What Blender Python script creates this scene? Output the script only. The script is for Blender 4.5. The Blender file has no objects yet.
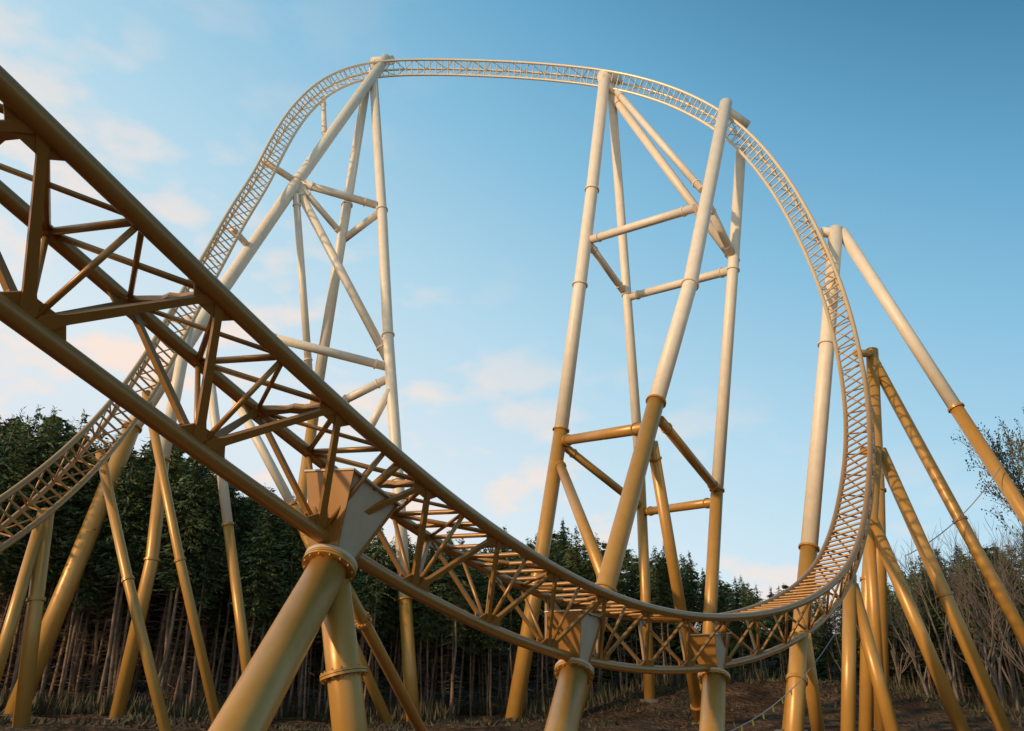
import bpy, math, random
from mathutils import Vector, Matrix
import numpy as np
random.seed(7); R=math.radians
C=bpy.context.scene.collection
CAMH=2.2; PITCH=R(22); F=1024*28/36
cp,sp=math.cos(PITCH),math.sin(PITCH)
def P(px,py,Y):
    x=(px-512)/F; y=(365.5-py)/F
    d=Vector((x,cp-y*sp,sp+y*cp)); return Vector((0,0,CAMH))+d*(Y/d.y)
def proj(v):
    z=v.z-CAMH; dep=v.y*cp+z*sp; up=-v.y*sp+z*cp
    return 512+F*v.x/dep, 365.5-F*up/dep, dep
def lerp_tab(tab,x):
    if x<=tab[0][0]: return tab[0][1]
    for (a,b),(c,d) in zip(tab,tab[1:]):
        if x<=c: return b+(d-b)*(x-a)/(c-a)
    return tab[-1][1]
def sst(t): t=max(0,min(1,t)); return t*t*(3-2*t)
TL=[(-400,42),(0,50),(200,54),(400,62),(600,70),(800,80),(1024,75),(1400,72)]
TOP=[(-400,400),(0,422),(30,418),(60,441),(110,450),(150,438),(230,486),(300,512),(400,540),(480,546),(560,532),(600,541),(680,558),(720,578),(790,584),(860,594),(920,566),(1000,542),(1400,530)]
def wood_d(x,y): return y-lerp_tab(TL,512+F*1.08*x/y) if y>1 else -50
def ground_h(x,y):
    h=0.10*math.sin(x*.31+1)*math.cos(y*.23)+.05*math.sin(x*.9+y*.7)
    if y>1:
        h*=sst((y-3)/15)
        px=512+F*1.08*x/y
        h+=.7*sst((y-20)/12)*sst((330-px)/250)*(1-sst((y-44)/20)*.6)
        d=wood_d(x,y)
        h+=.2*sst((d+8)/10)+9*sst((d-16)/24)
        h+=2.6*math.exp(-((x-25)/12)**2-((y-73)/8)**2)+1.5*math.exp(-((x-11)/8)**2-((y-71)/7)**2)
    return h
# ---------- materials
def mat(name): 
    m=bpy.data.materials.new(name); m.use_nodes=True
    return m,m.node_tree.nodes,m.node_tree.links,m.node_tree.nodes['Principled BSDF']
def noise(n,l,scale,detail=4,coord='Object',vec=None):
    t=n.new('ShaderNodeTexNoise'); t.inputs['Scale'].default_value=scale; t.inputs['Detail'].default_value=detail
    if vec is None:
        c=n.new('ShaderNodeTexCoord'); vec=c.outputs[coord]
    l.new(vec,t.inputs['Vector']); return t
def ramp(n,l,fac,stops):
    r=n.new('ShaderNodeValToRGB'); e=r.color_ramp.elements
    while len(e)<len(stops): e.new(.5)
    for el,(p,c) in zip(e,stops): el.position=p; el.color=(*c,1)
    l.new(fac,r.inputs[0]); return r
def grime(n,l,col):
    c=n.new('ShaderNodeTexCoord'); mp=n.new('ShaderNodeMapping'); mp.inputs['Scale'].default_value=(3,3,.25); l.new(c.outputs['Object'],mp.inputs[0])
    t=noise(n,l,2.2,7,vec=mp.outputs[0]); r=ramp(n,l,t.outputs['Fac'],[(.36,(.76,.73,.69)),(.58,(1,1,1))])
    mx=n.new('ShaderNodeMixRGB'); mx.blend_type='MULTIPLY'; mx.inputs[0].default_value=.25; l.new(col,mx.inputs[1]); l.new(r.outputs[0],mx.inputs[2]); return mx.outputs[0]
def paint(name,col,rough=.38,spread=.12,metal=0,dirt=True):
    m,n,l,b=mat(name)
    t=noise(n,l,1.3,6)
    lo=tuple(c*(1-spread) for c in col); hi=tuple(min(1,c*(1+spread*.5)) for c in col)
    r=ramp(n,l,t.outputs['Fac'],[(.3,lo),(.7,hi)]); l.new(grime(n,l,r.outputs[0]) if dirt else r.outputs[0],b.inputs['Base Color'])
    t2=noise(n,l,9,5); rr=n.new('ShaderNodeMapRange'); rr.inputs[3].default_value=rough-.08; rr.inputs[4].default_value=rough+.12
    l.new(t2.outputs['Fac'],rr.inputs[0]); l.new(rr.outputs[0],b.inputs['Roughness']); b.inputs['Metallic'].default_value=metal
    return m
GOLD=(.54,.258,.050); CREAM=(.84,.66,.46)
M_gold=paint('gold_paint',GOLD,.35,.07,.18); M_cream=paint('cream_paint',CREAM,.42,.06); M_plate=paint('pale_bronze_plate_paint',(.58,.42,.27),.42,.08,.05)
M_steel=paint('galvanised_steel',(.30,.28,.25),.45); M_conc=paint('concrete',(.16,.13,.10),.9); M_flag=paint('yellow_flag_cloth',(.75,.50,.04),.8)
def track_paint():
    m,n,l,b=mat('graded_track_paint')
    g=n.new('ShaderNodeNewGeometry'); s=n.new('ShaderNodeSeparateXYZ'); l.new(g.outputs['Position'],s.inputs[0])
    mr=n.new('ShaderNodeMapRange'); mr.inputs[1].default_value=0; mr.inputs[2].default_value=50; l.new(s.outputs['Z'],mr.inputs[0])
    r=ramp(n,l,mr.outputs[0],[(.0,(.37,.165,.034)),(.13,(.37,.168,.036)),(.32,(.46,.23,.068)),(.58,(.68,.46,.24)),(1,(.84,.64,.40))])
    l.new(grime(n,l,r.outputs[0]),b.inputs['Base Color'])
    t2=noise(n,l,7,5); rr=n.new('ShaderNodeMapRange'); rr.inputs[3].default_value=.27; rr.inputs[4].default_value=.42; l.new(t2.outputs['Fac'],rr.inputs[0]); l.new(rr.outputs[0],b.inputs['Roughness']); b.inputs['Metallic'].default_value=.2
    return m
M_track=track_paint()
def foliage(name,a,c):
    m,n,l,b=mat(name); t=noise(n,l,.9,3); oi=n.new('ShaderNodeObjectInfo')
    ad=n.new('ShaderNodeMath'); ad.operation='MULTIPLY_ADD'; l.new(oi.outputs['Random'],ad.inputs[0]); ad.inputs[1].default_value=.35; ad.inputs[2].default_value=-.17
    a2=n.new('ShaderNodeMath'); l.new(ad.outputs[0],a2.inputs[0]); l.new(t.outputs['Fac'],a2.inputs[1])
    r=ramp(n,l,a2.outputs[0],[(.3,a),(.72,c)]); l.new(r.outputs[0],b.inputs['Base Color']); b.inputs['Roughness'].default_value=.8
    return m
M_pine=foliage('conifer_needles',(.05,.082,.026),(.155,.18,.052)); M_leaf=foliage('sparse_leaves',(.05,.06,.025),(.10,.11,.04)); M_scrub=foliage('scrub_grass',(.06,.05,.02),(.16,.11,.045))
M_bark=paint('conifer_bark',(.27,.165,.10),.9,.6,0,False); M_bare=paint('bare_bark',(.18,.13,.095),.9,.3,0,False)
def groundmat():
    m,n,l,b=mat('brown_earth'); t=noise(n,l,.35,10); t2=noise(n,l,3,9)
    r=ramp(n,l,t.outputs['Fac'],[(.32,(.07,.038,.018)),(.5,(.15,.08,.04)),(.7,(.24,.135,.07))]); 
    mx=n.new('ShaderNodeMixRGB'); mx.blend_type='MULTIPLY'; mx.inputs[0].default_value=.8
    r2=ramp(n,l,t2.outputs['Fac'],[(.38,(.3,.28,.26)),(.62,(1,1,1))]); l.new(r.outputs[0],mx.inputs[1]); l.new(r2.outputs[0],mx.inputs[2])
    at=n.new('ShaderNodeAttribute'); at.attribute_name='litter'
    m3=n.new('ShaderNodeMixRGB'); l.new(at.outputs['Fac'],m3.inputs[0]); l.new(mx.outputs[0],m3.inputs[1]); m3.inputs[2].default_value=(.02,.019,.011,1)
    l.new(m3.outputs[0],b.inputs['Base Color']); b.inputs['Roughness'].default_value=.95; b.inputs['Specular IOR Level'].default_value=.1
    bp=n.new('ShaderNodeBump'); bp.inputs['Distance'].default_value=.5; l.new(t2.outputs['Fac'],bp.inputs['Height']); l.new(bp.outputs[0],b.inputs['Normal'])
    return m
M_ground=groundmat()
# ---------- mesh helpers
class MB:
    def __init__(s): s.v=[]; s.f=[]; s.sm=[]
    def tube(s,pts,r,n=12,cap=True):
        pts=[Vector(p) for p in pts]; k=len(pts); rs=r if isinstance(r,(list,tuple)) else [r]*k
        T=[(pts[min(i+1,k-1)]-pts[max(i-1,0)]).normalized() for i in range(k)]
        a=Vector((0,0,1)) if abs(T[0].z)<.9 else Vector((1,0,0)); u=T[0].cross(a).normalized(); b0=len(s.v)
        for i in range(k):
            u=(u-T[i]*u.dot(T[i])).normalized(); w=T[i].cross(u)
            for j in range(n):
                t=2*math.pi*j/n; s.v.append(pts[i]+(u*math.cos(t)+w*math.sin(t))*rs[i])
        for i in range(k-1):
            for j in range(n):
                a_=b0+i*n+j; b_=b0+i*n+(j+1)%n; s.f.append((a_,b_,b_+n,a_+n)); s.sm.append(True)
        if cap:
            s.f.append(tuple(b0+j for j in reversed(range(n)))); s.sm.append(False)
            s.f.append(tuple(b0+(k-1)*n+j for j in range(n))); s.sm.append(False)
    def disc(s,p,t,r,h,n=40):
        u=t.orthogonal().normalized(); w=t.cross(u); b=[];c=[]
        for j in range(n):
            a=j*math.tau/n; e=(u*math.cos(a)+w*math.sin(a))*r; b.append(p+e-t*h/2); c.append(p+e+t*h/2)
        o=len(s.v); s.v+=b+c; s.f.append(tuple(o+j for j in reversed(range(n)))); s.f.append(tuple(o+n+j for j in range(n))); s.sm+=[False,False]
        o2=len(s.v); s.v+=b+c
        for j in range(n): s.f.append((o2+j,o2+(j+1)%n,o2+n+(j+1)%n,o2+n+j)); s.sm.append(True)
    def hexa(s,b,t):
        o=len(s.v); s.v+=list(b)+list(t)
        for f in ((3,2,1,0),(4,5,6,7),(0,1,5,4),(1,2,6,5),(2,3,7,6),(3,0,4,7)): s.f.append(tuple(o+i for i in f)); s.sm.append(False)
    def web(s,a,b,nrm,w0,w1,th):
        d=(b-a).normalized(); n_=(nrm-d*nrm.dot(d)).normalized(); u=d.cross(n_).normalized(); L=(b-a).length
        st=[(0,w0*2.0),(min(.34,L*.25),w0),(L-min(.28,L*.2),w1),(L,w1*1.8)]
        ring=[[a+d*x+u*w/2+n_*th/2,a+d*x-u*w/2+n_*th/2,a+d*x-u*w/2-n_*th/2,a+d*x+u*w/2-n_*th/2] for x,w in st]
        o=len(s.v)
        for r_ in ring: s.v+=r_
        for k in range(3):
            for j in range(4): s.f.append((o+k*4+j,o+k*4+(j+1)%4,o+(k+1)*4+(j+1)%4,o+(k+1)*4+j)); s.sm.append(False)
        s.f+= [(o+3,o+2,o+1,o),(o+12,o+13,o+14,o+15)]; s.sm+=[False,False]
    def plate(s,poly,nrm,th):
        nrm=nrm.normalized()*th/2; k=len(poly); o=len(s.v)
        s.v+=[p-nrm for p in poly]+[p+nrm for p in poly]
        s.f.append(tuple(o+i for i in reversed(range(k)))); s.f.append(tuple(o+k+i for i in range(k))); s.sm+=[False,False]
        for i in range(k): j=(i+1)%k; s.f.append((o+i,o+j,o+k+j,o+k+i)); s.sm.append(False)
    def mesh(s,name,m):
        me=bpy.data.meshes.new(name); me.from_pydata([tuple(v) for v in s.v],[],s.f); me.polygons.foreach_set('use_smooth',s.sm); me.materials.append(m); me.update(); return me
    def build(s,name,m,parent=None):
        if parent is not None:
            off=parent_world(parent); s.v=[Vector(v)-off for v in s.v]
        o=bpy.data.objects.new(name,s.mesh(name,m)); C.objects.link(o); o.parent=parent; return o
def parent_world(p):
    v=Vector((0,0,0))
    while p is not None: v+=p.location; p=p.parent
    return v
def tag(o,label=None,cat=None,group=None,kind=None):
    if label: o['label']=label
    if cat: o['category']=cat
    if group: o['group']=group
    if kind: o['kind']=kind
    return o
def thing(name,label,cat,loc,group=None):
    o=bpy.data.objects.new(name,None); C.objects.link(o); o.location=loc; o.empty_display_size=.3; return tag(o,label,cat,group)
# ---------- ground
def make_ground():
    ys=list(np.linspace(-60,0,10))+list(np.linspace(2,130,150))+[140,155,175,200,260,400,900,2500]
    xs=[-2500,-900,-400,-200,-150]+list(np.linspace(-120,120,220))+[150,200,400,900,2500]
    v=[];f=[];lt=[]
    for y in ys:
        for x in xs:
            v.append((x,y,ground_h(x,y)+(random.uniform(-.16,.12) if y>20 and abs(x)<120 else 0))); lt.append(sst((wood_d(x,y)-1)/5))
    n=len(xs)
    for i in range(len(ys)-1):
        for j in range(n-1): a=i*n+j; f.append((a,a+1,a+n+1,a+n))
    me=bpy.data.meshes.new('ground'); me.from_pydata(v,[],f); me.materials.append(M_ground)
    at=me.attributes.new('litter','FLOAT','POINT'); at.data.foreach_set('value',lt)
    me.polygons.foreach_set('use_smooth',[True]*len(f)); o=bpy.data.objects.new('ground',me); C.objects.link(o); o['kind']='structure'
make_ground()
# ---------- track: photo row/column and depth, loop weight, bank angle, weight of "point is the right-hand rail", truss depth
ST=[(-800,-620,1.6,0,-10,1,1.18),(-250,-165,3.3,0,-10,1,1.18),(0,72,4.9,0,-10,1,1.18),(100,182,5.9,0,-10,1,1.18),(240,315,7.8,0,-9,1,1.2),(330,400,9.25,0,-7,1,1.22),(400,463,10.7,0,-5,1,1.25),(505,541,13.6,0,-2,1,1.27),(600,594,17.1,0,0,1,1.27),(708,621,22,0,0,1,1.27),(778,618,26,.15,0,.7,1.27),(825,596,30.5,.4,0,.3,1.27),(848,560,35,.7,0,0,1.27)]+[(a,b,c,d,0,0,1.32) for a,b,c,d in [(862,500,40,1),(866,440,44,1),(858,370,48,1),(840,300,51,1),(812,235,54,1),(775,175,57,1),(735,132,59.5,1),(680,100,62.5,1),(620,82,65.5,1),(550,73,68,1),(480,69,70,1),(420,68,71,1),(375,70,70.5,1),(335,82,68,1),(302,108,65,1),(278,142,62,1),(258,180,59,1),(235,215,56,1),(208,262,52,1),(180,310,48,1),(150,365,44,1),(118,413,40.5,1),(85,453,37.5,1),(45,492,34.5,1),(0,528,32,1),(-60,570,29,.9),(-150,620,26,.6)]]
pts=[P(s[0],s[1],s[2]) for s in ST]; ex0=[s[3:] for s in ST]
C0=P(560,380,56)
def resample(pts,extra,step):
    n=len(pts); t=[0]
    for i in range(1,n): t.append(t[-1]+(pts[i]-pts[i-1]).length)
    m=[]
    for i in range(n):
        if i==0: m.append((pts[1]-pts[0])/(t[1]-t[0]))
        elif i==n-1: m.append((pts[-1]-pts[-2])/(t[-1]-t[-2]))
        else:
            a=t[i]-t[i-1]; b=t[i+1]-t[i]; m.append(((pts[i]-pts[i-1])/a*b+(pts[i+1]-pts[i])/b*a)/(a+b))
    out=[];ex=[];i=0; s=0
    while s<t[-1]:
        while s>t[i+1]: i+=1
        h=t[i+1]-t[i]; u=(s-t[i])/h
        out.append(pts[i]*(2*u**3-3*u*u+1)+m[i]*h*(u**3-2*u*u+u)+pts[i+1]*(-2*u**3+3*u*u)+m[i+1]*h*(u**3-u*u)); ex.append(tuple(p*(1-u)+q_*u for p,q_ in zip(extra[i],extra[i+1]))); s+=step
    return out,ex
STEP=.38
GW=1.4
def smooth(L,it):
    for _ in range(it):
        c2=list(L)
        for i in range(1,len(L)-1): c2[i]=L[i]*.5+(L[i-1]+L[i+1])*.25
        L=c2
    return L
cl,wl=resample(pts,ex0,STEP); cl=smooth(cl,40)
def frames(cl,wl):
    NS=len(cl); Ts=[(cl[min(i+1,NS-1)]-cl[max(i-1,0)]).normalized() for i in range(NS)]; hint=[]
    for i in range(NS):
        c=(C0-cl[i]).normalized()+Vector((0,-1.0,0)); w_=wl[i][0]; ph=R(wl[i][1])
        rt=Ts[i].cross(Vector((0,0,1))).normalized(); n0=rt.cross(Ts[i])
        hint.append(((n0*math.cos(ph)-rt*math.sin(ph))*(1-w_)+c.normalized()*w_).normalized())
    hint=smooth(hint,100)
    Ns=[(hint[i]-Ts[i]*hint[i].dot(Ts[i])).normalized() for i in range(NS)]
    return Ts,Ns,[Ts[i].cross(Ns[i]).normalized() for i in range(NS)]
Ts,Ns,Ws=frames(cl,wl)
es=smooth([w_[2] for w_ in wl],160); gh=smooth([w_[3] for w_ in wl],60)
cl=[c-(W*GW/2+N*g/2)*e for c,W,N,e,g in zip(cl,Ws,Ns,es,gh)]
cl,wl=resample(cl,wl,STEP); cl=smooth(cl,15); Ts,Ns,Ws=frames(cl,wl); NS=len(cl); gh=smooth([w_[3] for w_ in wl],60); lw=smooth([w_[0] for w_ in wl],60)
def q(i,a,b): i=max(0,min(NS-1,i)); g=GW/2*(1+.14*lw[i]); return cl[i]+Ws[i]*(a*g)+Ns[i]*(b*gh[i]/2)
def qf(f,a,b): i=int(f); u=f-i; return q(i,a,b)*(1-u)+q(i+1,a,b)*u
track=thing('roller_coaster_track','gold to cream lattice roller coaster track sweeping from the near left into the tall loop','roller coaster track',(4,20,0))
def chord(name,a,b,r,k=.3):
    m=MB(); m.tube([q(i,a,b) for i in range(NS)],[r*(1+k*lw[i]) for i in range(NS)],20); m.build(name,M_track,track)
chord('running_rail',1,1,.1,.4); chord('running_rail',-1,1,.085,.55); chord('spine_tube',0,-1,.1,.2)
ND=3
i_s=min((i for i in range(NS//3) if 3<cl[i].y<30),key=lambda i:abs(proj(q(i,0,-1))[0]-190)); PH=i_s%(2*ND)
ties=[];braces=[]
def key(i): return cl[i].length if cl[i].y>2 else 999
f=float(PH)
while f<NS-2:
    i=int(f); near=cl[i].y<12.5; m=MB(); t_=Ts[i]
    if near:
        if (i-PH)%(2*ND)==ND:
            A_=q(i,1,1); B_=q(i,-1,1); mid=(A_+B_)/2
            m.web(A_,mid,Ns[i],.15,.09,.07); m.web(B_,mid+ (B_-A_)*.001,Ns[i],.15,.09,.066)
        else: m.tube([q(i,1,1),q(i,-1,1)],.042,12)
        ties.append((key(i),m)); f+=ND
    else:
        m.tube([qf(f,1,1),qf(f,-1,1)],.040+.018*lw[i],8 if cl[i].y<24 else 6,False)
        ties.append((key(i),m)); f+=1.5+.4*lw[i]
for i in range(PH,NS-2*ND,2*ND):
    d=proj(cl[i])[2]; fr=6; t_=Ts[i]; m=MB(); near=d<26
    for s in (1,-1):
        a_=q(i,0,-1)
        if near:
            fn=t_.cross((q(i,s,1)-a_).normalized())
            k_=1 if d<14 else .85
            m.web(a_,q(i+ND,s,1),fn,.105*k_,.08*k_,.06)
            if i>=ND: m.web(a_,q(i-ND,s,1),fn,.105*k_,.08*k_,.056)
            if d<18: m.tube([a_,q(i,s,1)],.034,10)
        else:
            r_=.045
            m.tube([a_,q(i+ND,s,1)],r_,fr)
            if i>=ND: m.tube([a_,q(i-ND,s,1)],r_,fr)
    if i>=ND and d<20:
        m.tube([q(i-ND,1,1),q(i,-1,1)],.038,8); m.tube([q(i,-1,1),q(i+ND,1,1)],.038,8)
        if d<13: m.tube([q(i-ND,-1,1),q(i,1,1)],.03,8); m.tube([q(i,1,1),q(i+ND,-1,1)],.03,8)
    if d<26:
        for s in (1,-1):
            c=q(i,0,-1); dd=(q(i,s,1)-c).normalized()
            m.plate([c-t_*.40+dd*.06,c+t_*.40+dd*.06,c+t_*.22+dd*.24,c-t_*.22+dd*.24],t_.cross(dd),.022)
            j=i-ND
            if j>0:
                c=q(j,s,1); dd=(q(j,0,-1)-c).normalized(); tj=Ts[j]
                m.plate([c-tj*.36+dd*.05,c+tj*.36+dd*.05,c+tj*.18+dd*.22,c-tj*.18+dd*.22],tj.cross(dd),.022)
    braces.append((key(i),m))
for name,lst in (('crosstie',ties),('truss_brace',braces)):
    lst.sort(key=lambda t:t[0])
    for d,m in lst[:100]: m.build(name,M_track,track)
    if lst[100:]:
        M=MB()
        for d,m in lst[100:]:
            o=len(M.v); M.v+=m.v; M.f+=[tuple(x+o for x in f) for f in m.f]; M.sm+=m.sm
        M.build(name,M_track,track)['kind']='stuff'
def station(px):
    return min((i for i in range(NS//3) if 3<cl[i].y<30),key=lambda i:abs(proj(q(i,0,-1))[0]-px))
# ---------- supports
def to_ground(a,b):
    d=b-a; t=1.0
    for _ in range(60):
        p=a+d*t; e=p.z-ground_h(p.x,p.y)+.1; t+=e/max(.05,-d.z)*.8
    return a+d*t
def flange(p,t,r,parent,mt,bolts=False,h=.12,k_=1.2):
    m=MB(); t=t.normalized(); m.disc(p-t*(h/4+.004),t,r*k_,h/2); m.disc(p+t*(h/4+.004),t,r*k_,h/2)
    if bolts:
        u=t.orthogonal().normalized(); w=t.cross(u)
        for k in range(14):
            a=k*math.tau/14; c=p+(u*math.cos(a)+w*math.sin(a))*r*(k_-.14); m.tube([c-t*(h/2+.03),c+t*(h/2+.03)],.015,6)
    m.build('flange',mt,parent)
def leg(parent,pl,r,brk=None,n=24,bolts=False):
    P3=[p if isinstance(p,Vector) else P(*p) for p in pl]
    P3[-1]=to_ground(P3[-2],P3[-1])
    bi=brk if brk is not None else len(P3)-1
    up=P3[:bi+1]; lo=P3[bi:]
    def seg_b(pp,mtl,name):
        if len(pp)<2: return None
        m=MB(); m.tube(pp,r,n); return m.build(name,mtl,parent)
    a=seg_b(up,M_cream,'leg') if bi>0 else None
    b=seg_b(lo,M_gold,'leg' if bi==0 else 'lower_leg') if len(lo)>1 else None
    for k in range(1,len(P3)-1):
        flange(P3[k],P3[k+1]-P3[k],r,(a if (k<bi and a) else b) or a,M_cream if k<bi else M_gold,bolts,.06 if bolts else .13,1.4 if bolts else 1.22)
    g=P3[-1]; m=MB(); z=ground_h(g.x,g.y); m.tube([Vector((g.x,g.y,z-.8)),Vector((g.x,g.y,z+.04))],r*1.7,24); m.build('footing',M_conc,parent)
def bar(parent,a,b,r,mt=None,name='crossbar'):
    A=a if isinstance(a,Vector) else P(*a); B=b if isinstance(b,Vector) else P(*b); m=MB(); m.tube([A,B],r,14)
    o=m.build(name,mt or M_cream,parent); d=B-A
    if d.length>5:
        for t in (1.1/d.length,1-1.1/d.length): flange(A+d*t,d,r,o,mt or M_cream,h=.1)
def base(px,Y): p=P(px,700,Y); return Vector((p.x,p.y,0))
t1=thing('support_tower','tall cream braced support tower under the left top of the loop','support tower',base(380,60))
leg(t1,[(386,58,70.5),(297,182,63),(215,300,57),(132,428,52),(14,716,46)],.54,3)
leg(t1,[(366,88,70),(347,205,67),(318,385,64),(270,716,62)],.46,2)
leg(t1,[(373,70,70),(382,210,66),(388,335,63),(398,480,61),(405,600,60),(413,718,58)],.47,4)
bar(t1,(297,188,63),(387,358,63),.4); bar(t1,(296,195,62.5),(309,372,64),.32); 
bar(t1,(300,183,63),(376,205,66),.38); bar(t1,(343,240,66.5),(380,212,66),.36); bar(t1,(258,334,58.5),(388,367,62.7),.38); bar(t1,(335,405,63.8),(389,378,62.6),.36)
bar(t1,(300,186,63),(345,238,66.8),.3); bar(t1,(297,182,63),(262,160,60.8),.32); bar(t1,(325,140,66.3),(323,98,67.8),.26); bar(t1,(372,62,70.3),(393,60,71.2),.5,name='head_tube'); bar(t1,(250,248,59.5),(232,228,56.8),.28)
bar(t1,(390,390,62),(365,437,62),.32)
t2=thing('support_tower','tall four-legged cream and gold support tower in the middle of the loop','support tower',base(620,58))
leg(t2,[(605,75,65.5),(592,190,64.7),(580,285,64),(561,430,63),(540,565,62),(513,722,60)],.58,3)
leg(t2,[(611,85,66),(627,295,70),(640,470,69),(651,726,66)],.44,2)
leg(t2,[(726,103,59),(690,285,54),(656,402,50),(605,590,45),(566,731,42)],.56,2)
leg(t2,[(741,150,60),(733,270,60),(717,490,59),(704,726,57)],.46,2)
bar(t2,(590,240,64.3),(695,208,56),.38); bar(t2,(630,297,70),(732,270,60),.38); bar(t2,(614,98,66),(736,262,60),.4); bar(t2,(617,92,65.5),(702,190,56.8),.32); bar(t2,(588,242,64.3),(624,292,70),.34); bar(t2,(706,200,57),(734,258,60),.34)
bar(t2,(562,441,63),(645,428,51.5),.4,M_gold); bar(t2,(660,420,50),(718,491,59),.34,M_gold); bar(t2,(644,512,68.5),(716,502,59),.34,M_gold); bar(t2,(564,446,63),(641,507,68.5),.34,M_gold)
bar(t2,(559,462,62.7),(608,588,45.5),.38,M_gold); bar(t2,(652,442,49),(700,722,57.2),.38,M_gold)
bar(t2,(600,76,65.2),(619,80,66.2),.55,name='head_tube'); bar(t2,(722,108,59),(747,126,60),.5,name='head_tube')
bar(t2,(600,76,65.3),(618,98,66),.35)
def A_frame(label,legs,bars,Y,px):
    t=thing('track_support',label,'track support',base(px,Y))
    for l in legs: leg(t,*l)
    for b in bars: bar(t,*b)
A_frame('cream topped A-frame support at the upper right of the loop, reaching out of frame',[([(836,229,53.5),(827,345,52.5),(809,548,50.5),(792,728,48)],.52,2),([(842,232,53.5),(956,408,50),(1030,522,48)],.44,1)],[((822,232,53.5),(846,235,53.7),.4,M_cream,'head_tube')],50,900)
A_frame('gold A-frame support right of the loop with a leg crossing to the right edge',[([(872,350,50),(878,490,49),(882,728,48)],.4,0),([(872,358,50),(960,520,48),(1030,648,46.5)],.36,0)],[((856,353,48.8),(874,354,50),.26,M_gold,'head_tube')],47,930)
A_frame('gold A-frame support whose head meets the loop at its rightmost point',[([(876,448,45.5),(868,580,45),(866,728,44)],.34,0),([(880,450,46),(945,595,45),(1002,725,44)],.36,0)],[((864,451,44.4),(880,451,46),.26,M_gold,'head_tube')],45,930)
A_frame('gold leaning support low on the right flank of the loop',[([(872,520,41),(963,732,40)],.32,0),([(868,522,41),(882,731,43)],.28,0)],[],41,900)
A_frame('short gold support pair where the track starts to rise',[([(850,575,36.4),(848,731,35)],.28,0),([(852,585,36.4),(893,733,35)],.28,0)],[],36,860)
A_frame('gold post just right of the lowest dip, with a thinner leg beside it',[([(799,634,29),(797,680,28.8),(794,731,28)],.29,0),([(804,634,29),(818,731,31)],.23,0)],[],29,800)
A_frame('pair of gold posts under the track at the left edge',[([(44,512,34.6),(-12,700,33)],.24,0),([(47,510,34.8),(36,600,34.4),(22,716,34)],.3,0)],[],34,20)
A_frame('thin gold prop leaning right below the left descending track',[([(100,452,38.6),(128,580,37.6),(165,728,36)],.23,0)],[],37,140)
A_frame('gold post under the left descending track, second from the treeline gap',[([(190,318,48.2),(163,460,47.5),(152,560,47),(118,712,46)],.37,1)],[],46,130)
A_frame('thin gold prop crossing behind the near track and leaning right',[([(146,392,44),(180,560,44),(216,718,44)],.25,0)],[],44,200)
A_frame('slim cream prop turning gold toward its foot behind the near track',[([(206,345,51),(228,525,50),(250,692,49)],.31,1)],[],50,230)
A_frame('long slim brace leaning right behind the thick near column, gold toward its foot',[([(236,400,56),(292,505,56),(385,716,56)],.33,1)],[],56,330)
def near_support(label,px,r0,legs,big=1):
    i=station(px); t=thing('track_support',label,'track support',Vector((cl[i].x,cl[i].y,0)))
    T,N,W=Ts[i],Ns[i],Ws[i]; c=cl[i]; m=MB()
    top=q(i,0,-1)-N*.22
    tc_=c+N*gh[i]*.16
    def quad(cen,w,t): return [cen+W*w+T*t,cen-W*w+T*t,cen-W*w-T*t,cen+W*w-T*t]
    tw=.5*big
    m.hexa(quad(top,.17,.17),quad(tc_,.36,tw)); o=m.build('saddle',M_plate,t)
    for s in (1,-1):
        m=MB(); m.plate([top+W*.215+T*s*.182,top-W*.215+T*s*.182,tc_-W*.41+T*s*(tw+.012),tc_+W*.41+T*s*(tw+.012)],(T*s+N*.35),.022); m.build('edge_plate',M_track,o)
        m=MB(); m.tube([tc_+W*s*.3,q(i,s,1)],.06,10); m.build('bracket',M_track,o)
    m=MB(); m.hexa([p+N*.003 for p in quad(tc_,.43,tw+.05)],[p+N*.03 for p in quad(tc_,.43,tw+.05)]); m.build('saddle_cap',M_plate,o)
    d0=(P(*legs[0][0])-top).normalized(); fn=(N-d0*1.1).normalized()
    m=MB(); m.disc(top-N*.03,fn,r0*1.45,.05); m.build('base_plate',M_plate,o)
    for k,(p,r,off) in enumerate(legs):
        tgt=P(*p); d=(tgt-top).normalized(); st=top+d*off
        if k==0:
            flange(top-N*.03-fn*.065,fn,r0,t,M_gold,True,.06,1.45); st=top-N*.03-fn*.08
        leg(t,[st,st+d*1.15,tgt] if k else [st,tgt],r,0,bolts=True,n=40)
near_support('thick gold two-legged column carrying the nearest part of the track',332,.25,[((238,731,8.6),.255,.0),((350,731,10.6),.21,.3),((420,728,15),.09,.3)],1.08)
near_support('thick gold column with a saddle near the bottom centre',577,.28,[((561,731,15.6),.29,0)])
near_support('gold column under the lowest dip of the track',713,.30,[((712,731,21.5),.31,0)])
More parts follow.
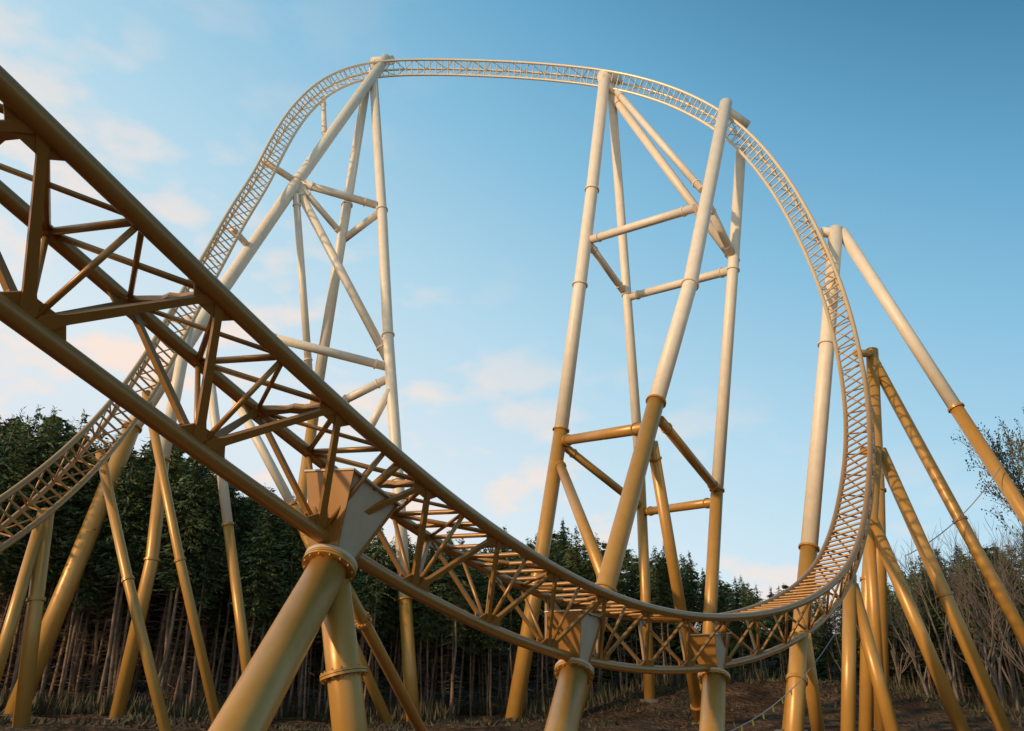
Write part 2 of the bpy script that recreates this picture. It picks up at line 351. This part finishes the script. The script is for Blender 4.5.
# ---------- trees
def conifer(seed,H=20.0,dens=1.0,leaf=1.0,z0r=None,slim=1):
    rnd=random.Random(seed); tr=MB(); k=8
    pp=[];rr=[]; lx,ly=rnd.uniform(-.6,.6),rnd.uniform(-.6,.6); rb=rnd.uniform(.1,.17)
    for i in range(k+1): u=i/k; pp.append(Vector((lx*math.sin(u*3.1)+rnd.uniform(-.08,.08),ly*math.sin(u*3.1)+rnd.uniform(-.08,.08),-.5+u*(H+.3)))); rr.append(rb*(1-u)+.02)
    tr.tube(pp,rr,7)
    z=1.5
    while z<H*.6:
        a=rnd.uniform(0,6.28); L=rnd.uniform(.4,1.9); p=Vector((0,0,z)); tr.tube([p,p+Vector((math.cos(a)*L,math.sin(a)*L,rnd.uniform(-.5,.15)))],[.02,.007],4,False); z+=rnd.uniform(.12,.4)
    V=[];Fc=[]; z0=H*(z0r if z0r else rnd.uniform(.38,.6)); z=z0; lop=rnd.uniform(0,6.28)
    while z<H:
        u=(z-z0)/(H-z0); L0=(2.75*(1-u)**.6+.15)*(.4+.7*min(1,u*2.5))*rnd.choice([.75,.9,1,1.1,1.25])
        if u>.9: L0*=(1-u)*10*.7+.25
        for b in range(int(8*dens) if u<.88 else 6):
            a=rnd.uniform(0,6.28); L=L0*rnd.uniform(.5,1.3)*(1+.2*math.cos(a-lop)); nseg=max(2,int(L/.15*dens)); zb=z+rnd.uniform(-.3,.3)
            for s in range(nseg):
                t=(s+rnd.random()*.8+.2)/nseg; 
                c=Vector((math.cos(a)*L*t+rnd.gauss(0,.1),math.sin(a)*L*t+rnd.gauss(0,.1),zb+rnd.uniform(-.12,.08)-.3*L*t*t+.2*t))
                d=Vector((math.cos(a)+rnd.uniform(-.9,.9),math.sin(a)+rnd.uniform(-.9,.9),rnd.uniform(-.8,.2))).normalized()
                w=d.cross(Vector((rnd.uniform(-.9,.9),rnd.uniform(-.9,.9),1))).normalized(); sl=rnd.uniform(.2,.42)*leaf; sw=rnd.uniform(.05,.11)*leaf*slim
                o=len(V); V+=[c-d*sl*.5,c+w*sw,c+d*sl,c-w*sw+Vector((0,0,-.06))]; Fc.append((o,o+1,o+2,o+3))
        z+=rnd.uniform(.2,.34)/max(.5,dens)
    for s in range(10):
        c=Vector((0,0,H-.3+s*.09)); a=rnd.uniform(0,6.28); d=Vector((math.cos(a),math.sin(a),.9)); o=len(V); V+=[c,c+d*.12+Vector((.04,0,0)),c+d*.25,c+d*.1-Vector((.04,0,0))]; Fc.append((o,o+1,o+2,o+3))
    me=bpy.data.meshes.new('crown'); me.from_pydata([tuple(v) for v in V],[],Fc); me.materials.append(M_pine); me.update()
    return tr.mesh('trunk',M_bark),me
protos=[conifer(s) for s in range(9)]
def put_tree(name,label,cat,group,meshes,x,y,sc,scz,rz,tilt=(0,0)):
    t=thing(name,label,cat,Vector((x,y,ground_h(x,y)-.1)),group); t.scale=(sc,sc,scz); t.rotation_euler=(tilt[0],tilt[1],rz)
    for nm,me in zip(('trunk','crown'),meshes):
        if me is None: continue
        o=bpy.data.objects.new(nm,me); C.objects.link(o); o.parent=t
    return t
rnd=random.Random(3)
px=-50; zones=[(230,'tall dark conifer with bare lower trunk in the high treeline on the left','left treeline conifers'),(480,'dark conifer with bare lower trunk behind the near support columns','conifers behind the near columns'),(760,'dark conifer with bare lower trunk seen through the loop','conifers seen through the loop'),(2000,'dark conifer standing behind the gold props on the right','right treeline conifers')]
while px<1090:
    for r_ in range(3 if px<520 else 2):
        p_=px+rnd.uniform(-9,9); Y=lerp_tab(TL,p_)+r_*3+rnd.uniform(-2.4,2.4)
        tp=lerp_tab(TOP,p_)+rnd.choice([rnd.uniform(-12,8),rnd.uniform(0,26)])
        a=P(p_,tp,Y); x=(p_-512)/F*Y/1.02
        H=a.z-ground_h(x,Y); z=[q_ for q_ in zones if p_<q_[0]][0]
        s=H/20*rnd.uniform(.85,1.2)
        put_tree('conifer_tree',z[1],'tree',z[2],protos[rnd.randrange(9)],x,Y,s,H/20,rnd.uniform(0,6.28),(rnd.gauss(0,.022),rnd.gauss(0,.022)))
    px+=rnd.uniform(7,12.6)
lowp=conifer(99,20,.55,1.9,.26,2.2)
cv=np.zeros(len(lowp[1].vertices)*3); lowp[1].vertices.foreach_get('co',cv); cv=cv.reshape(-1,3)
cf=np.array([list(p.vertices) for p in lowp[1].polygons])
VV=[];FF=[];o=0
for k in range(180):
    p_=rnd.uniform(-140,1170); Y=lerp_tab(TL,p_)+rnd.uniform(11,22); tp=lerp_tab(TOP,p_)+rnd.uniform(2,26); x=(p_-512)/F*Y/1.02; a=P(p_,tp,Y); g=ground_h(x,Y); s=(a.z-g)/20
    an=rnd.uniform(0,6.28); c_,s_=math.cos(an),math.sin(an); v=cv.copy(); v[:,2]-=2.4; v2=v.copy(); v2[:,0]=(v[:,0]*c_-v[:,1]*s_)*s*1.3+x; v2[:,1]=(v[:,0]*s_+v[:,1]*c_)*s*1.3+Y; v2[:,2]=v[:,2]*s*1.13+g
    VV.append(v2); FF.append(cf+o); o+=len(v2)
me=bpy.data.meshes.new('distant_wood'); me.from_pydata(np.concatenate(VV).tolist(),[],np.concatenate(FF).tolist()); me.materials.append(M_pine)
ob=bpy.data.objects.new('distant_wood',me); C.objects.link(ob); tag(ob,'dense dark wood of conifers behind the front row of trees','wood',kind='stuff')
def decid(seed,H,leaves,spread=.5,kids=3,rf=.55,maxlv=6):
    rnd=random.Random(seed); m=MB(); V=[];Fc=[]
    def br(p,d,L,r,lv):
        pts_=[p]; q_=p; dd=d.copy(); n=3
        for i in range(n):
            dd=(dd+Vector((rnd.uniform(-.18,.18),rnd.uniform(-.18,.18),rnd.uniform(-.02,.14)))).normalized(); q_=q_+dd*L/n; pts_.append(q_)
        m.tube(pts_,[max(.011,r)*(1-.45*i/n) for i in range(n+1)],3 if lv>3 else 6,False)
        if leaves and lv>=5:
            for _ in range(leaves):
                c=pts_[rnd.randrange(1,4)]+Vector((rnd.gauss(0,.1),rnd.gauss(0,.1),rnd.gauss(0,.1))); a=Vector((rnd.gauss(0,1),rnd.gauss(0,1),rnd.gauss(0,1))).normalized(); b=a.orthogonal().normalized(); s=rnd.uniform(.04,.08); o=len(V); V.extend([c-a*s,c+b*s*.6,c+a*s,c-b*s*.6]); Fc.append((o,o+1,o+2,o+3))
        if lv<maxlv:
            for k in range(kids if lv<5 else 3):
                t=rnd.choice([1,2,3,3]); s=Vector((rnd.gauss(0,1),rnd.gauss(0,1),rnd.gauss(0.1,.6))).normalized(); nd=(dd+s*spread*rnd.uniform(.6,1.3)).normalized(); br(pts_[t],nd,L*rnd.uniform(.6,.82),r*rf,lv+1)
    br(Vector((0,0,-.3)),Vector((0,0,1)),H*.3,H*.010,0)
    me=None
    if V: me=bpy.data.meshes.new('crown'); me.from_pydata([tuple(v) for v in V],[],Fc); me.materials.append(M_leaf)
    return m.mesh('trunk',M_bare),me
b1=decid(1,14,0,.5,3,.57,5); b2=decid(5,14,0,.5,3,.57,5); g1=decid(8,14,4,.6,3,.62,6)
for k,(px_,Y,s) in enumerate([(905,70,1.2),(932,72,1.35),(958,68,1.4),(985,70,1.5),(1012,66,1.5),(1045,63,1.45),(880,76,1.05),(830,78,.85),(970,62,1.1),(1030,60,1.2)]):
    put_tree('bare_tree','leafless brown tree in front of the conifers on the right','tree','leafless trees on the right',(b1,b2)[k%2],(px_-512)/F*Y/1.02,Y,s*.9,s,k*1.3)
put_tree('leafy_tree','taller fine-twigged tree with sparse leaves cut off by the right edge','tree',None,g1,(1046-512)/F*52/1.02,52,1.2,1.8,2.4)
m=MB()
for k in range(20000):
    p_=rnd.uniform(-40,1080); tl=lerp_tab(TL,p_); Y=tl-abs(rnd.gauss(0,9))+5; x=(p_-512)/F*Y/1.05; z=ground_h(x,Y)
    if Y<38 or math.sin(x*.6)+math.cos(Y*.45+x*.2)<-.7: continue
    hh=1.5 if Y>tl-4 else .45
    if p_>880: hh*=1.5
    a=rnd.uniform(0,6.28); w=Vector((math.cos(a),math.sin(a),0))*rnd.uniform(.04,.12); h=Vector((rnd.uniform(-.4,.4),rnd.uniform(-.4,.4),rnd.uniform(.2,1)*hh)); c=Vector((x,Y,z-.05)); o=len(m.v); m.v+=[c-w,c+w,c+h]; m.f.append((o,o+1,o+2)); m.sm.append(False)
tag(m.build('scrub_grass',M_scrub),'tufts of dry scrub on the brown earth at the wood edge','scrub',kind='stuff')
def cable(name,label,a,b,sag,r,flags=0):
    A=P(*a);B=P(*b); t=thing(name,label,'cable',B); pt=lambda u:A.lerp(B,u)-Vector((0,0,sag*4*u*(1-u)))
    m=MB(); m.tube([pt(k/16) for k in range(17)],r,6); m.build('line',M_steel,t)
    for k in range(flags):
        u=.5+.45*k/flags; p=pt(u); d=(pt(u+.01)-p).normalized(); m=MB(); m.plate([p-d*.06,p+d*.06,p+d*.03+Vector((.02,0,-.16)),p-d*.04+Vector((.02,0,-.15))],d.cross(Vector((0,0,1))),.006); m.build('flag',M_flag,t)
cable('cable','thin dark cable slanting up between the right supports',(905,556,46),(1000,468,48),.6,.03)
cable('bunting_line','slack line with small yellow flags slanting down from the rising track',(838,628,31),(722,735,24),.5,.014,6)
# ---------- camera, light, sky
cam=bpy.data.cameras.new('camera'); co=bpy.data.objects.new('camera',cam); C.objects.link(co); co.location=(0,0,CAMH); co.rotation_euler=(R(90)+PITCH,0,0); cam.lens=28; cam.sensor_width=36; cam.clip_end=6000; cam.clip_start=.05; bpy.context.scene.camera=co
EL=R(20); RO=R(-126)
sd=Vector((math.sin(RO)*math.cos(EL),math.cos(RO)*math.cos(EL),math.sin(EL)))
sl=bpy.data.lights.new('sun','SUN'); sl.energy=2.9; sl.angle=R(2); sl.color=(1,.76,.49); so=bpy.data.objects.new('sun',sl); C.objects.link(so); so.rotation_euler=sd.to_track_quat('Z','Y').to_euler()
w=bpy.data.worlds.new('World'); bpy.context.scene.world=w; w.use_nodes=True; n=w.node_tree.nodes; l=w.node_tree.links; bg=n['Background']
def mth(op,a,b=None,c=None,clamp=False):
    t=n.new('ShaderNodeMath'); t.operation=op; t.use_clamp=clamp
    for k,v in enumerate((a,b,c)):
        if v is None: continue
        if isinstance(v,(int,float)): t.inputs[k].default_value=v
        else: l.new(v,t.inputs[k])
    return t.outputs[0]
sk=n.new('ShaderNodeTexSky'); sk.sky_type='NISHITA'; sk.sun_disc=False; sk.sun_elevation=EL; sk.sun_rotation=RO; sk.ozone_density=2; sk.dust_density=.8
tc=n.new('ShaderNodeTexCoord'); sx=n.new('ShaderNodeSeparateXYZ'); l.new(tc.outputs['Generated'],sx.inputs[0])
tt=mth('MULTIPLY_ADD',sx.outputs['X'],.45,sx.outputs['Z']); tt=mth('MULTIPLY_ADD',tt,1/1.2,.2/1.2,True)
def pos(t): return (t+.2)/1.2
gr=ramp(n,l,tt,[(pos(-.05),(.67,.73,.78)),(pos(.16),(.67,.76,.81)),(pos(.4),(.43,.645,.77)),(pos(.6),(.23,.485,.67)),(pos(.73),(.13,.36,.56)),(pos(.9),(.03,.155,.295))])
vm=n.new('ShaderNodeVectorMath'); vm.operation='SCALE'; vm.inputs['Scale'].default_value=10.6; l.new(gr.outputs[0],vm.inputs[0])
m0=n.new('ShaderNodeMixRGB'); m0.inputs[0].default_value=.9; l.new(sk.outputs[0],m0.inputs[1]); l.new(vm.outputs[0],m0.inputs[2])
mp=n.new('ShaderNodeMapping'); mp.inputs['Scale'].default_value=(1.6,1.6,3.6); mp.inputs['Location'].default_value=(.9,.35,.2); l.new(tc.outputs['Generated'],mp.inputs[0])
cn=n.new('ShaderNodeTexNoise'); cn.inputs['Scale'].default_value=5.2; cn.inputs['Detail'].default_value=10; cn.inputs['Roughness'].default_value=.48; l.new(mp.outputs[0],cn.inputs['Vector'])
cr=ramp(n,l,cn.outputs['Fac'],[(.51,(0,0,0)),(.63,(1,1,1))])
f_=mth('MULTIPLY_ADD',sx.outputs['X'],-1.5,1.45); f_=mth('MULTIPLY_ADD',sx.outputs['Z'],-2.9,f_,True); f_=mth('MAXIMUM',f_,mth('MULTIPLY_ADD',sx.outputs['X'],-.4,0,True)); f_=mth('MULTIPLY',f_,cr.outputs[0],None,True)
mx=n.new('ShaderNodeMixRGB'); l.new(f_,mx.inputs[0]); l.new(m0.outputs[0],mx.inputs[1]); mx.inputs[2].default_value=(8.7,7.3,6.5,1)
l.new(mx.outputs[0],bg.inputs[0]); bg.inputs[1].default_value=.11
sc=bpy.context.scene; sc.view_settings.view_transform='Standard'; sc.view_settings.look='None'; sc.view_settings.exposure=0
